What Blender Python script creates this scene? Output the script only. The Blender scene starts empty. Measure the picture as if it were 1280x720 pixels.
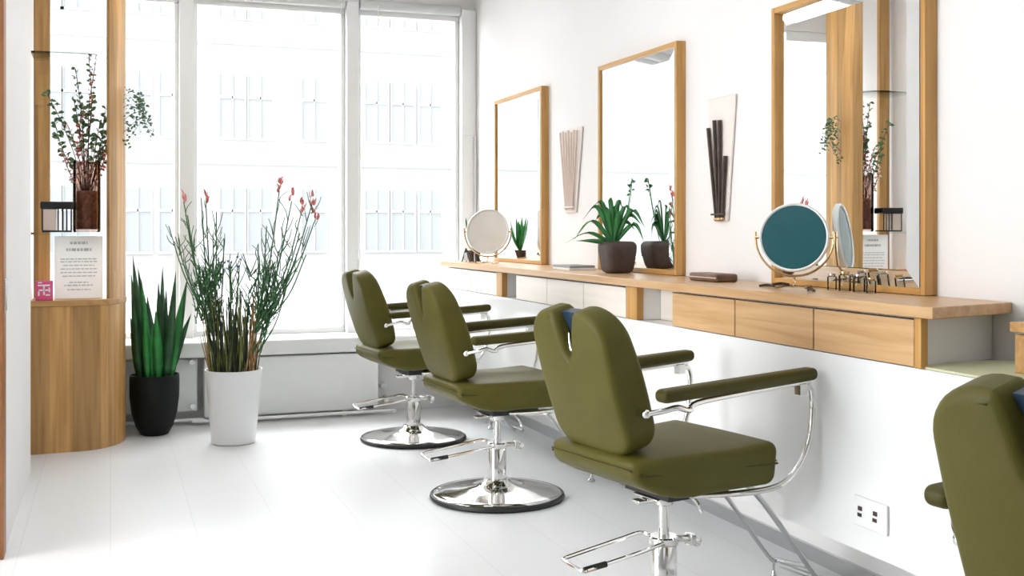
import bpy, bmesh, math, random
from mathutils import Vector, Matrix
PI = math.pi
C = bpy.context.scene.collection
SKY_LO, SKY_HI = 1.8, 12.0
random.seed(7)

# ------------------------------------------------------------------ materials
def new_mat(name):
    m = bpy.data.materials.new(name); m.use_nodes = True
    nt = m.node_tree; b = nt.nodes['Principled BSDF']
    return m, nt, b

def plain(name, col, rough=.5, metal=0., coat=0., noise=0., nscale=12., bump=0., bscale=60., spec=.5):
    m, nt, b = new_mat(name)
    b.inputs['Base Color'].default_value = (*col, 1)
    b.inputs['Roughness'].default_value = rough
    b.inputs['Metallic'].default_value = metal
    b.inputs['Coat Weight'].default_value = coat
    b.inputs['Specular IOR Level'].default_value = spec
    tc = nt.nodes.new('ShaderNodeTexCoord')
    if noise:
        n = nt.nodes.new('ShaderNodeTexNoise'); n.inputs['Scale'].default_value = nscale
        n.inputs['Detail'].default_value = 4
        nt.links.new(tc.outputs['Object'], n.inputs['Vector'])
        r = nt.nodes.new('ShaderNodeValToRGB')
        r.color_ramp.elements[0].position = .3; r.color_ramp.elements[1].position = .7
        r.color_ramp.elements[0].color = (*[c*(1-noise) for c in col], 1)
        r.color_ramp.elements[1].color = (*[min(1, c*(1+noise)) for c in col], 1)
        nt.links.new(n.outputs['Fac'], r.inputs['Fac']); nt.links.new(r.outputs['Color'], b.inputs['Base Color'])
    if bump:
        n2 = nt.nodes.new('ShaderNodeTexNoise'); n2.inputs['Scale'].default_value = bscale
        nt.links.new(tc.outputs['Object'], n2.inputs['Vector'])
        bp = nt.nodes.new('ShaderNodeBump'); bp.inputs['Strength'].default_value = bump
        bp.inputs['Distance'].default_value = .002
        nt.links.new(n2.outputs['Fac'], bp.inputs['Height']); nt.links.new(bp.outputs['Normal'], b.inputs['Normal'])
    return m

def wood(name, axis, light, dark, rough=.38, stave=0.):
    m, nt, b = new_mat(name)
    tc = nt.nodes.new('ShaderNodeTexCoord'); mp = nt.nodes.new('ShaderNodeMapping')
    s = [22., 22., 22.]; s[axis] = 1.1
    mp.inputs['Scale'].default_value = s
    nt.links.new(tc.outputs['Object'], mp.inputs['Vector'])
    n = nt.nodes.new('ShaderNodeTexNoise'); n.inputs['Scale'].default_value = 1.6
    n.inputs['Detail'].default_value = 6; n.inputs['Distortion'].default_value = .6
    nt.links.new(mp.outputs['Vector'], n.inputs['Vector'])
    r = nt.nodes.new('ShaderNodeValToRGB')
    r.color_ramp.elements[0].position = .33; r.color_ramp.elements[0].color = (*dark, 1)
    r.color_ramp.elements[1].position = .62; r.color_ramp.elements[1].color = (*light, 1)
    nt.links.new(n.outputs['Fac'], r.inputs['Fac'])
    out = r.outputs['Color']
    if stave:                                   # staves of different tone, side by side
        mp2 = nt.nodes.new('ShaderNodeMapping')
        s2 = [1/stave, 1/stave, 1/stave]; s2[axis] = .35
        mp2.inputs['Scale'].default_value = s2
        nt.links.new(tc.outputs['Object'], mp2.inputs['Vector'])
        v = nt.nodes.new('ShaderNodeTexVoronoi'); v.inputs['Scale'].default_value = 1.
        v.distance = 'CHEBYCHEV'
        nt.links.new(mp2.outputs['Vector'], v.inputs['Vector'])
        sep = nt.nodes.new('ShaderNodeSeparateColor'); nt.links.new(v.outputs['Color'], sep.inputs['Color'])
        mr = nt.nodes.new('ShaderNodeMapRange'); mr.inputs['To Min'].default_value = .72; mr.inputs['To Max'].default_value = 1.15
        nt.links.new(sep.outputs['Red'], mr.inputs['Value'])
        mx = nt.nodes.new('ShaderNodeVectorMath'); mx.operation = 'SCALE'
        nt.links.new(out, mx.inputs[0]); nt.links.new(mr.outputs['Result'], mx.inputs['Scale'])
        out = mx.outputs['Vector']
    nt.links.new(out, b.inputs['Base Color'])
    b.inputs['Roughness'].default_value = rough
    return m

def glass_mat(name, tint=(1, 1, 1), refl=.10, rough=0.):
    m = bpy.data.materials.new(name); m.use_nodes = True
    nt = m.node_tree; nt.nodes.clear()
    o = nt.nodes.new('ShaderNodeOutputMaterial'); mx = nt.nodes.new('ShaderNodeMixShader')
    t = nt.nodes.new('ShaderNodeBsdfTransparent'); g = nt.nodes.new('ShaderNodeBsdfGlossy')
    t.inputs['Color'].default_value = (*tint, 1); g.inputs['Roughness'].default_value = rough
    lw = nt.nodes.new('ShaderNodeLayerWeight'); lw.inputs['Blend'].default_value = refl
    nt.links.new(lw.outputs['Fresnel'], mx.inputs['Fac'])
    nt.links.new(t.outputs[0], mx.inputs[1]); nt.links.new(g.outputs[0], mx.inputs[2])
    nt.links.new(mx.outputs[0], o.inputs['Surface'])
    return m

M = {}
M['wall'] = plain('white_wall_paint', (.80, .785, .775), .75, noise=.012, nscale=3)
M['gloss_white'] = plain('white_lacquer', (.82, .83, .825), .22, noise=.01, nscale=3, coat=.25)
M['ceiling'] = plain('ceiling_paint', (.85, .85, .85), .85, noise=.01)
M['white_metal'] = plain('white_enamel', (.80, .81, .81), .35, noise=.01)
M['frame_white'] = plain('white_window_frame', (.82, .83, .83), .4, noise=.01)
M['oak_y'] = wood('oak_grain_along_counter', 1, (.62, .40, .205), (.50, .29, .13), .32)
M['oak_drawer'] = wood('oak_drawer_front', 1, (.64, .41, .21), (.50, .29, .125), .36)
M['oak_z'] = wood('oak_upright', 2, (.60, .34, .105), (.45, .225, .055), .4)
M['oak_x'] = wood('oak_crosswise', 0, (.52, .30, .11), (.38, .19, .06), .4)
M['oak_frame'] = wood('oak_frame_crosswise', 1, (.60, .34, .105), (.45, .225, .055), .4)
M['cab'] = wood('oak_staves', 2, (.60, .345, .125), (.45, .235, .07), .4, stave=.085)
M['cream'] = wood('pale_cream_drawer', 1, (.84, .78, .71), (.79, .72, .64), .3)  # pale cream grain, lighter than the oak fronts
M['red_wood'] = wood('reddish_door_wood', 2, (.36, .15, .055), (.26, .10, .035), .4)
M['chrome'] = plain('polished_chrome', (.80, .79, .77), .09, 1.)
M['steel'] = plain('brushed_steel', (.62, .63, .64), .25, 1.)
M['brass'] = plain('bronze_wire', (.50, .36, .20), .25, 1.)
M['gold'] = plain('brass_trim', (.72, .50, .22), .25, 1.)
M['rubber'] = plain('black_rubber', (.012, .013, .014), .5)
M['green'] = plain('olive_leatherette', (.094, .084, .014), .5, spec=.22, noise=.10, nscale=7, bump=.25, bscale=260)
M['green_pad'] = plain('olive_arm_pad', (.058, .051, .006), .48, spec=.22, noise=.10, nscale=9, bump=.2, bscale=260)
M['blue'] = plain('dark_blue_vinyl', (.014, .034, .062), .35)
M['mirror'] = plain('silvered_glass', (.93, .94, .94), .004, 1.)
M['teal'] = plain('teal_mirror_back', (.005, .085, .10), .22, coat=.3)
M['ivory'] = plain('ivory_mirror_back', (.80, .77, .71), .4, noise=.05, nscale=9)
M['white_plastic'] = plain('white_plastic', (.82, .83, .82), .35)
M['black_pot'] = plain('black_glazed_pot', (.005, .007, .006), .5, spec=.2)
M['white_pot'] = plain('white_glazed_pot', (.82, .83, .83), .3)
M['brown_pot'] = plain('dark_brown_pot', (.058, .036, .030), .55, noise=.2, nscale=30)
M['soil'] = plain('potting_soil', (.035, .024, .016), .9, noise=.4, nscale=60)
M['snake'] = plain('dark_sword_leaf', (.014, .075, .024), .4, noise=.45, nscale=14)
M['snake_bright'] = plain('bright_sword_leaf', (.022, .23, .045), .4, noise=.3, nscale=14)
M['fern'] = plain('strap_leaf', (.028, .19, .045), .42, noise=.4, nscale=16)
M['stem_green'] = plain('thin_green_branch', (.05, .15, .055), .5, noise=.3, nscale=20)
M['stem_olive'] = plain('olive_stem', (.17, .19, .05), .5, noise=.4, nscale=20)
M['stem_brown'] = plain('rusty_stem', (.38, .18, .06), .6, noise=.4, nscale=20)
M['stem_dark'] = plain('dark_stem', (.025, .035, .018), .6, noise=.4, nscale=20)
M['pink'] = plain('pink_tips', (.75, .24, .22), .6)
M['red'] = plain('red_blossom', (.75, .12, .09), .6)
M['twig'] = plain('brown_twig', (.10, .05, .035), .7)
M['leaf'] = plain('eucalyptus_leaf', (.10, .21, .08), .55, noise=.3)
M['leaf_grey'] = plain('grey_green_leaf', (.14, .24, .18), .55, noise=.3)
M['pale_flower'] = plain('pale_blossom', (.80, .72, .66), .6)
M['bluef'] = plain('small_blue_flower', (.10, .16, .45), .6)
M['stick'] = plain('dark_brown_stick', (.045, .024, .016), .5, noise=.3)
M['pale_stick'] = plain('pale_beige_stick', (.72, .60, .53), .6)
M['holder'] = plain('pale_paper_sleeve', (.78, .72, .67), .6, noise=.03)
M['black'] = plain('black_plastic', (.01, .01, .011), .35)
M['paper'] = plain('white_paper', (.86, .87, .87), .6)
M['ink'] = plain('grey_print', (.50, .53, .55), .7)
M['magenta'] = plain('pink_card', (.80, .10, .28), .5)
M['grey_card'] = plain('grey_cover', (.30, .33, .33), .5)
M['brown_card'] = plain('brown_leather', (.15, .085, .055), .45, noise=.2, nscale=30)
M['facade'] = plain('pale_render_facade', (.56, .565, .57), .8, noise=.01, nscale=.6)
M['pane_out'] = plain('facade_window_glass', (.385, .405, .415), .6)
M['pave'] = plain('pale_pavement', (.45, .45, .45), .8, noise=.04)
M['glass'] = glass_mat('clear_window_glass', (.985, .99, .99), .06)
M['shelf_glass'] = glass_mat('shelf_glass', (.95, .98, .97), .12)
M['vase_glass'] = glass_mat('smoky_vase_glass', (.84, .74, .70), .2)
M['jar_glass'] = glass_mat('clear_jar_glass', (.88, .90, .88), .3)
M['ledge'] = plain('ledge_green_reflection', (.62, .64, .42), .45)  # green reflection on the white box top, put into its colour

# thin paper lets daylight through
def thin_paper():
    m, nt, b = new_mat('thin_paper'); b.inputs['Base Color'].default_value = (.88, .89, .89, 1); b.inputs['Roughness'].default_value = .6
    tr = nt.nodes.new('ShaderNodeBsdfTranslucent'); tr.inputs['Color'].default_value = (.9, .91, .91, 1)
    mx = nt.nodes.new('ShaderNodeMixShader'); mx.inputs['Fac'].default_value = .5
    out = nt.nodes['Material Output']
    nt.links.new(b.outputs[0], mx.inputs[1]); nt.links.new(tr.outputs[0], mx.inputs[2]); nt.links.new(mx.outputs[0], out.inputs['Surface'])
    return m
M['thin_paper'] = thin_paper()
# floor: pale tiles with faint joints
def floor_mat():
    m, nt, b = new_mat('pale_floor_tiles')
    tc = nt.nodes.new('ShaderNodeTexCoord'); mp = nt.nodes.new('ShaderNodeMapping')
    mp.inputs['Rotation'].default_value = (0, 0, PI/2)
    nt.links.new(tc.outputs['Object'], mp.inputs['Vector'])
    br = nt.nodes.new('ShaderNodeTexBrick')
    br.inputs['Color1'].default_value = (.765, .775, .785, 1); br.inputs['Color2'].default_value = (.78, .79, .795, 1)
    br.inputs['Mortar'].default_value = (.70, .705, .71, 1)
    br.inputs['Scale'].default_value = 1.; br.inputs['Brick Width'].default_value = 1.3
    br.inputs['Row Height'].default_value = .32; br.inputs['Mortar Size'].default_value = .0022
    nt.links.new(mp.outputs['Vector'], br.inputs['Vector'])
    nt.links.new(br.outputs['Color'], b.inputs['Base Color'])
    b.inputs['Roughness'].default_value = .33
    return m
M['floor'] = floor_mat()

# ------------------------------------------------------------------ mesh builder
def catmull(pts, n=8):
    pts = [Vector(p) for p in pts]
    if len(pts) < 3: return pts
    P = [pts[0]*2-pts[1]] + pts + [pts[-1]*2-pts[-2]]
    out = []
    for i in range(1, len(P)-2):
        a, b, c, d = P[i-1], P[i], P[i+1], P[i+2]
        for k in range(n):
            t = k/n
            out.append(.5*((2*b)+(c-a)*t+(2*a-5*b+4*c-d)*t*t+(3*b-a-3*c+d)*t**3))
    out.append(P[-2]); return out

class MB:
    def __init__(s): s.v = []; s.f = []
    def quadgrid(s, rows, closed_u=False, closed_v=False):
        o = len(s.v); nr = len(rows); nc = len(rows[0])
        for r in rows: s.v.extend([tuple(p) for p in r])
        for i in range(nr if closed_v else nr-1):
            for j in range(nc if closed_u else nc-1):
                a = o+i*nc+j; b = o+i*nc+(j+1) % nc
                c = o+((i+1) % nr)*nc+(j+1) % nc; d = o+((i+1) % nr)*nc+j
                s.f.append((a, b, c, d))
        return o
    def box(s, x0, x1, y0, y1, z0, z1):
        o = len(s.v)
        s.v += [(x, y, z) for z in (z0, z1) for y in (y0, y1) for x in (x0, x1)]
        s.f += [tuple(o+i for i in q) for q in ((0, 2, 3, 1), (4, 5, 7, 6), (0, 1, 5, 4), (2, 6, 7, 3), (0, 4, 6, 2), (1, 3, 7, 5))]
        return s
    def prism(s, outline, z0, z1):
        o = len(s.v); n = len(outline)
        s.v += [(x, y, z0) for x, y in outline]+[(x, y, z1) for x, y in outline]
        s.f.append(tuple(o+i for i in reversed(range(n)))); s.f.append(tuple(o+n+i for i in range(n)))
        for i in range(n):
            j = (i+1) % n; s.f.append((o+i, o+j, o+n+j, o+n+i))
        return s
    def lathe(s, prof, n=32, c=(0, 0, 0), cap=True):
        rows = [[(c[0]+r*math.cos(2*PI*k/n), c[1]+r*math.sin(2*PI*k/n), c[2]+z) for k in range(n)] for r, z in prof]
        o = s.quadgrid(rows, closed_u=True)
        if cap:
            s.f.append(tuple(o+i for i in reversed(range(n))))
            q = o+(len(prof)-1)*n; s.f.append(tuple(q+i for i in range(n)))
        return s
    def tube(s, pts, r, n=10, smooth=8, r2=None, flat=1.):
        P = catmull(pts, smooth) if smooth and len(pts) > 2 else [Vector(p) for p in pts]
        T = []
        for i in range(len(P)):
            t = P[min(i+1, len(P)-1)]-P[max(i-1, 0)]
            T.append(t.normalized() if t.length > 1e-9 else Vector((0, 0, 1)))
        up = Vector((0, 0, 1)) if abs(T[0].z) < .9 else Vector((0, 1, 0))
        u = T[0].cross(up).normalized(); rows = []
        for i, p in enumerate(P):
            u = (u-T[i]*u.dot(T[i])).normalized(); w = T[i].cross(u)
            k = i/(len(P)-1); rr = r if r2 is None else r+(r2-r)*k
            rows.append([p+u*math.cos(2*PI*j/n)*rr+w*math.sin(2*PI*j/n)*rr*flat for j in range(n)])
        o = s.quadgrid(rows, closed_u=True)
        s.f.append(tuple(o+i for i in reversed(range(n))))
        q = o+(len(rows)-1)*n; s.f.append(tuple(q+i for i in range(n)))
        return s
    def ball(s, c, r, n=8, sz=1.):
        prof = [(max(1e-4, r*math.sin(PI*k/n)), -r*sz*math.cos(PI*k/n)) for k in range(n+1)]
        return s.lathe(prof, n+2, c, cap=False)
    def blade(s, pts, w, twist=0., prof=None, fold=.25, side=None):
        """leaf blade: a folded strip along pts"""
        P = catmull(pts, 5) if len(pts) > 2 else [Vector(p) for p in pts]
        n = len(P)-1; rows = []
        for i, p in enumerate(P):
            t = (P[min(i+1, n)]-P[max(i-1, 0)]).normalized()
            sd = side if side else t.cross(Vector((math.cos(twist), math.sin(twist), .05)))
            sd = Vector(sd)-t*Vector(sd).dot(t)
            if sd.length < 1e-5: sd = t.orthogonal()
            sd.normalize(); nn = sd.cross(t)
            k = i/n; ww = w*(prof(k) if prof else (min(1, .55+k*1.6)*(1-k**3)**.8))
            ww = max(ww, 1e-4)
            rows.append([p-sd*ww/2, p+nn*ww*fold, p+sd*ww/2, p-nn*.0008])
        s.quadgrid(rows, closed_u=True)
        return s
    def rbox(s, x0, x1, y0, y1, z0, z1, r, seg=5, inner=6, fn=None):
        """rounded box; fn(x,y,z)->(x,y,z) deforms"""
        def lines(a, b):
            L = [a+r*(1-math.cos(PI/2*k/seg)) for k in range(seg)]
            L += [a+r+(b-a-2*r)*k/inner for k in range(inner+1)]
            L += [b-r*(1-math.cos(PI/2*k/seg)) for k in range(seg-1, -1, -1)]
            return L
        X, Y, Z = lines(x0, x1), lines(y0, y1), lines(z0, z1)
        lo = Vector((x0+r, y0+r, z0+r)); hi = Vector((x1-r, y1-r, z1-r))
        idx = {}
        def vert(i, j, k):
            key = (i, j, k)
            if key in idx: return idx[key]
            p = Vector((X[i], Y[j], Z[k])); q = Vector([min(max(p[a], lo[a]), hi[a]) for a in range(3)])
            d = p-q
            if d.length > 1e-9: p = q+d.normalized()*r
            if fn: p = Vector(fn(*p))
            idx[key] = len(s.v); s.v.append(tuple(p)); return idx[key]
        nx, ny, nz = len(X)-1, len(Y)-1, len(Z)-1
        for i in range(nx):
            for j in range(ny):
                s.f.append((vert(i, j, 0), vert(i, j+1, 0), vert(i+1, j+1, 0), vert(i+1, j, 0)))
                s.f.append((vert(i, j, nz), vert(i+1, j, nz), vert(i+1, j+1, nz), vert(i, j+1, nz)))
        for i in range(nx):
            for k in range(nz):
                s.f.append((vert(i, 0, k), vert(i+1, 0, k), vert(i+1, 0, k+1), vert(i, 0, k+1)))
                s.f.append((vert(i, ny, k), vert(i, ny, k+1), vert(i+1, ny, k+1), vert(i+1, ny, k)))
        for j in range(ny):
            for k in range(nz):
                s.f.append((vert(0, j, k), vert(0, j, k+1), vert(0, j+1, k+1), vert(0, j+1, k)))
                s.f.append((vert(nx, j, k), vert(nx, j+1, k), vert(nx, j+1, k+1), vert(nx, j, k+1)))
        return s
    def build(s, name, mat, parent=None, bevel=0., loc=None, angle=40., xf=None, subsurf=0):
        v = s.v
        if xf: v = [tuple(xf @ Vector(p)) for p in v]
        if loc: v = [(p[0]-loc[0], p[1]-loc[1], p[2]-loc[2]) for p in v]
        me = bpy.data.meshes.new(name); me.from_pydata(v, [], s.f); me.update()
        bm = bmesh.new(); bm.from_mesh(me); bmesh.ops.recalc_face_normals(bm, faces=bm.faces); bm.to_mesh(me); bm.free()
        for p in me.polygons: p.use_smooth = True
        me.set_sharp_from_angle(angle=math.radians(angle))
        me.materials.append(M[mat] if isinstance(mat, str) else mat)
        o = bpy.data.objects.new(name, me); C.objects.link(o)
        if loc: o.location = loc
        if parent: o.parent = parent
        if bevel:
            b = o.modifiers.new('bevel', 'BEVEL'); b.width = bevel; b.segments = 2; b.limit_method = 'ANGLE'
            b.harden_normals = False
        if subsurf:
            q = o.modifiers.new('sub', 'SUBSURF'); q.levels = q.render_levels = subsurf
        return o

def thing(name, label, cat, loc=(0, 0, 0), rotz=0., group=None):
    o = bpy.data.objects.new(name, None); C.objects.link(o); o.empty_display_size = .1
    o.location = loc; o.rotation_euler = (0, 0, rotz); o['label'] = label; o['category'] = cat
    if group: o['group'] = group
    return o
def tag(o, label, cat, group=None, kind=None):
    o['label'] = label; o['category'] = cat
    if group: o['group'] = group
    if kind: o['kind'] = kind
    return o
def struct(o, label=None, cat=None):
    o['kind'] = 'structure'
    if label: o['label'] = label
    if cat: o['category'] = cat
    return o
def dup(root, loc, rotz, label, group=None):
    def rec(o, parent):
        c = o.copy(); C.objects.link(c)
        if parent: c.parent = parent
        for ch in o.children: rec(ch, c)
        return c
    r = rec(root, None); r.location = loc; r.rotation_euler = (0, 0, rotz); r['label'] = label
    if group: r['group'] = group
    return r

# ------------------------------------------------------------------ the room
WX = 2.40        # mirror wall
YW = 7.37        # window wall
CZ = 2.95        # ceiling
XL = -3.0; YR = -3.6
fl = MB().box(XL-.2, WX+.2, YR-.2, YW+.3, -.12, 0).build('floor', 'floor'); struct(fl, 'pale glossy tiled floor', 'floor')
ce = MB().box(XL-.2, WX+.2, YR-.2, YW+.3, CZ, CZ+.15).build('ceiling', 'ceiling'); struct(ce, 'white ceiling', 'ceiling')
wr = MB().box(WX, WX+.2, YR, YW+.3, 0, CZ).build('wall_right', 'wall'); struct(wr, 'white wall carrying the mirrors', 'wall')
# left: short wall beside the shelf unit, partition, unseen daylight openings far to the left
wl = MB().box(-.62, -.37, 4.50, 5.93, 0, CZ).box(-.62, -.425, 5.93, YW+.05, 0, CZ).build('wall_left', 'wall'); struct(wl, 'white wall end beside the wooden shelf unit', 'wall')
pt = MB().box(XL, -.62, 4.50, 4.70, 0, CZ).build('wall_partition', 'wall'); struct(pt, 'white partition wall', 'wall')
# unseen rear and side walls, their openings shaped to steer the daylight
wb = MB().box(XL, WX, YR-.2, YR, 0, .9).box(XL, WX, YR-.2, YR, 2.2, CZ).box(XL, XL+1.2, YR-.2, YR, .9, 2.2).box(WX-3.6, WX, YR-.2, YR, .9, 2.2).build('wall_back', 'wall'); struct(wb, 'rear wall behind the camera', 'wall')
ws = MB().box(XL-.2, XL, YR, 4.7, 0, .12).box(XL-.2, XL, YR, 4.7, 2.8, CZ).box(XL-.2, XL, YR, 2.2, .12, 2.8).box(XL-.2, XL, 3.3, 3.4, .12, 2.8).box(XL-.2, XL, 4.4, 4.7, .12, 2.8).build('wall_side', 'wall'); struct(ws, 'unseen far side wall with openings shaped to let daylight in', 'wall')
# oak corner trim of the doorway at the very left
t = MB().box(-.64, -.364, 4.40, 4.50, 0, 2.3).build('door_1', 'red_wood', bevel=.004); struct(t, 'reddish wooden door post at the left edge', 'door')
MB().box(-.372, -.359, 4.425, 4.475, .90, 1.02).build('hinge', 'steel', t, bevel=.002)

# window wall: posts, header, sill and the parapet below
hz = 2.70
pw = MB()
pw.box(-.62, WX, YW, YW+.28, hz+.03, CZ)
pw.box(-.424, WX-.001, 7.17, YW+.28, 0, .414)
w = pw.build('wall_front', 'wall'); struct(w, 'white window wall above and below the panes', 'wall')
# frames: each window a structure of its own
WIN = [(-.44, .412), (.50, 1.488), (1.57, 2.293)]
for n, (a, b) in enumerate(WIN, 1):
    fr = MB(); y0, y1 = YW+.02, YW+.10; e = .045
    fr.box(a, b, y0, y1, hz-e, hz+.03); fr.box(a, b, y0, y1, .50, .50+e)
    fr.box(a, a+e*.6, y0, y1, .50+e, hz-e); fr.box(b-e*.6, b, y0, y1, .50+e, hz-e)
    o = fr.build(f'window_{n}', 'frame_white', bevel=.005)
    struct(o, ['left window behind the wooden shelf unit', 'wide middle window behind the white planter', 'right window next to the mirror wall'][n-1], 'window')
    MB().box(a+.02, b-.02, YW+.055, YW+.061, .53, hz-.03).build('pane', 'glass', o)
    if n > 1:
        MB().tube([(a+.0, YW-.01, 1.0), (a+.0, YW-.05, 1.0), (a+.0, YW-.05, .92)], .008, smooth=0).build('window_handle', 'white_metal', o)
po = MB(); po.box(.412, .50, YW-.05, YW+.16, .42, hz+.03); o = po.build('trim_1', 'frame_white', bevel=.006); struct(o, 'narrow white post left of the middle window', 'trim')
po = MB(); po.box(1.488, 1.57, YW-.05, YW+.16, .42, hz+.03); o = po.build('trim_2', 'frame_white', bevel=.006); struct(o, 'white post between the middle and right window', 'trim')
po = MB(); po.box(2.293, 2.399, YW-.05, YW+.16, .42, hz+.03); o = po.build('trim_3', 'frame_white', bevel=.006); struct(o, 'white jamb in the corner with the mirror wall', 'trim')
si = MB().box(-.42, WX-.001, 7.0, YW+.05, .415, .51).build('trim_4', 'white_metal', bevel=.012); struct(si, 'deep white window sill', 'trim')
# roller blinds rolled up at the window heads
for n, (a, b) in enumerate([(.50, 1.488), (1.57, 2.293)]):
    b0 = thing('roller_blind', ['pale grey roller blind rolled up above the middle window', 'pale grey roller blind rolled up above the right window'][n], 'blind', ((a+b)/2, YW-.02, hz+.02), group='rolled up blinds')
    L = (b-a)/2-.01
    m_ = MB(); m_.tube([(-L, 0, 0), (L, 0, 0)], .035, 16, smooth=0); m_.build('blind_roll', M.setdefault('blind', plain('pale_grey_blind', (.62, .64, .64), .7)), b0)
    MB().tube([(-L+.12 if n else L-.03, -.04, -.01), (-L+.12 if n else L-.03, -.04, -.12)], .003, 6, smooth=0).build('pull_cord', 'white_plastic', b0)

# curtain-track / conduit at the corner window
cc = MB().tube([(2.285, YW-.07, 1.85), (2.385, YW-.07, 1.85), (2.385, YW-.07, .52)], .006, 8, smooth=0).build('wall_conduit', 'frame_white')
tag(cc, 'thin pale grey pipe bending down in the window corner', 'pipe')

# radiators
def radiator(x0, x1, y, z0, z1, label, valves, mat='white_metal', grooves=False):
    r = thing('radiator', label, 'radiator', ((x0+x1)/2, y, 0), group='radiators under the windows')
    cx = (x0+x1)/2
    m = MB(); m.rbox(x0-cx, x1-cx, 0, .10, z0, z1, .012, 3, 2)
    for k in range(int((x1-x0)/.06)):
        xx = x0-cx+.05+k*.06
        if grooves and xx < x1-cx-.04: m.box(xx-.004, xx+.004, -.003, .002, z0+.03, z1-.03)
    m.build('panel', mat, r)
    for sx in (-1, 1):
        MB().box(sx*(x1-x0)*.3-.015, sx*(x1-x0)*.3+.015, .03, .07, 0, z0+.02).build('foot', mat, r)
    for (vx, vz) in valves:
        v = MB(); v.tube([(vx-cx-.05, .03, vz), (vx-cx+.02, .03, vz)], .012, 10, smooth=0)
        v.ball((vx-cx, .02, vz), .024, 8); v.tube([(vx-cx, .03, vz), (vx-cx, -.03, vz)], .017, 10, smooth=0)
        v.build('valve', 'steel', r)
    return r
radiator(-.33, .505, 7.06, .08, .405, 'greyish radiator standing behind the black planter', [(.47, .385), (.475, .115)])
radiator(.54, 1.635, 7.02, .04, .405, 'long flat white radiator under the middle window', [(1.66, .19), (1.68, .10)])
hp = MB().tube([(-.3, 7.04, .03), (.5, 7.04, .03), (.54, 6.99, .028), (1.62, 6.99, .028), (1.72, 6.95, .028)], .011, 8).build('heating_pipe', 'white_metal')
tag(hp, 'low heating pipe running along the floor under the radiators', 'pipe')

# ------------------------------------------------------------------ wall-hung white box, drawers, counter
BX = 2.045; BZ0, BZ1 = .267, .825
bxo = MB(); bxo.box(BX, WX-.001, .9, 6.95, BZ0, BZ1)
bxo = bxo.build('wall_box', 'gloss_white'); tag(bxo, 'long white boxed-out lower wall panel below the drawers', 'panel')
lg = MB().box(BX+.012, WX-.002, .9, 2.47, BZ1+.0005, BZ1+.006).build('ledge_top', 'ledge', bxo)
sk = MB().box(WX-.016, WX-.001, .9, 6.95, .0, .055).build('baseboard_right', 'steel'); struct(sk, 'brushed metal skirting under the white box', 'baseboard')

def pxY(px, X): return (1380*X/(.9397*(px-138))-X*.3420)/.9397
# drawer units (front + body) in two stations
def cabinet(y0, y1, nd, mat, label, group='drawer units under the counter', endmat='gloss_white', slant=0.):
    c = thing('drawer_unit', label, 'drawer unit', (BX, (y0+y1)/2, BZ1), group=group)
    cy = (y0+y1)/2; z1 = .1365; dpt = WX-BX-.004
    b = MB(); b.prism([(.02, y0-cy), (dpt, y0-cy+slant), (dpt, y1-cy), (.02, y1-cy)], .001, z1)
    b.build('body', endmat, c)
    wdt = (y1-y0)/nd
    for k in range(nd):
        d = MB().box(0, .0195, y0-cy+k*wdt+.003, y0-cy+(k+1)*wdt-.003, .003, z1-.006).build('drawer', mat, c, bevel=.002)
        tip = MB().box(-.0015, .004, y0-cy+k*wdt+.006, y0-cy+(k+1)*wdt-.006, z1-.0058, z1-.0030).build('grip_rail', 'stick', d)
    return c
Y = lambda p: pxY(p, BX)
end = .106
c1 = cabinet(Y(1143), 3.808, 3, 'oak_drawer', 'three oak drawers in a row under the counter, nearest the camera', slant=.09)
c2 = cabinet(4.215, 5.56, 3, 'cream', 'pale cream drawers under the middle mirror and behind the nearest whole chair')
c3 = cabinet(5.875, 6.83, 2, 'cream', 'pale cream drawers at the window end of the counter')
def upright(y0, y1, label):
    o = MB().box(BX-.002, BX+.03, y0, y1, BZ1+.001, .9615).build('divider_panel', 'oak_z', bevel=.002)
    MB().box(BX+.0305, WX-.01, y0+.004, y1-.004, BZ1+.001, .961).build('side_board', 'gloss_white', o)
    tag(o, label, 'panel', 'oak panels carrying the counter'); return o
upright(4.11, 4.21, 'oak panel under the counter beside the open niche')
upright(5.78, 5.87, 'oak panel under the counter at the furthest mirror')
o = MB().box(BX-.002, BX+.022, 2.408, 2.434, BZ1+.001, .9615).build('divider_panel', 'oak_z', bevel=.002)
tag(o, 'narrow oak strip closing the near end of the drawers', 'panel', 'oak panels carrying the counter')
xf_ = 2.03
o = MB().prism([(xf_, 2.348), (WX-.001, 2.454), (WX-.001, 6.95), (xf_, 6.95)], .963, .995).build('counter_top', 'oak_y', bevel=.003)
tag(o, 'long light oak counter top running under the mirrors', 'counter')

nb = MB().box(BX+.11, BX+.125, 3.812, 4.112, BZ1+.001, .9615).build('niche_fill_panel', 'cream')  # added panel, set forward so the dark niche looks lighter
tag(nb, 'cream panel added to lighten the open niche under the counter', 'panel')
# wooden unit at the right edge
u = thing('side_cabinet', 'oak cabinet at the right edge beyond the counter end', 'cabinet', (2.24, 1.95, 0))
MB().box(-.05, .15, -.5, .28, .8315, .93).box(-.05, .15, -.5, .28, .935, .937).build('body', 'oak_x', u, bevel=.003)
MB().box(-.06, .152, -.51, .288, .937, .962).build('top', 'oak_x', u, bevel=.002)

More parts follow.
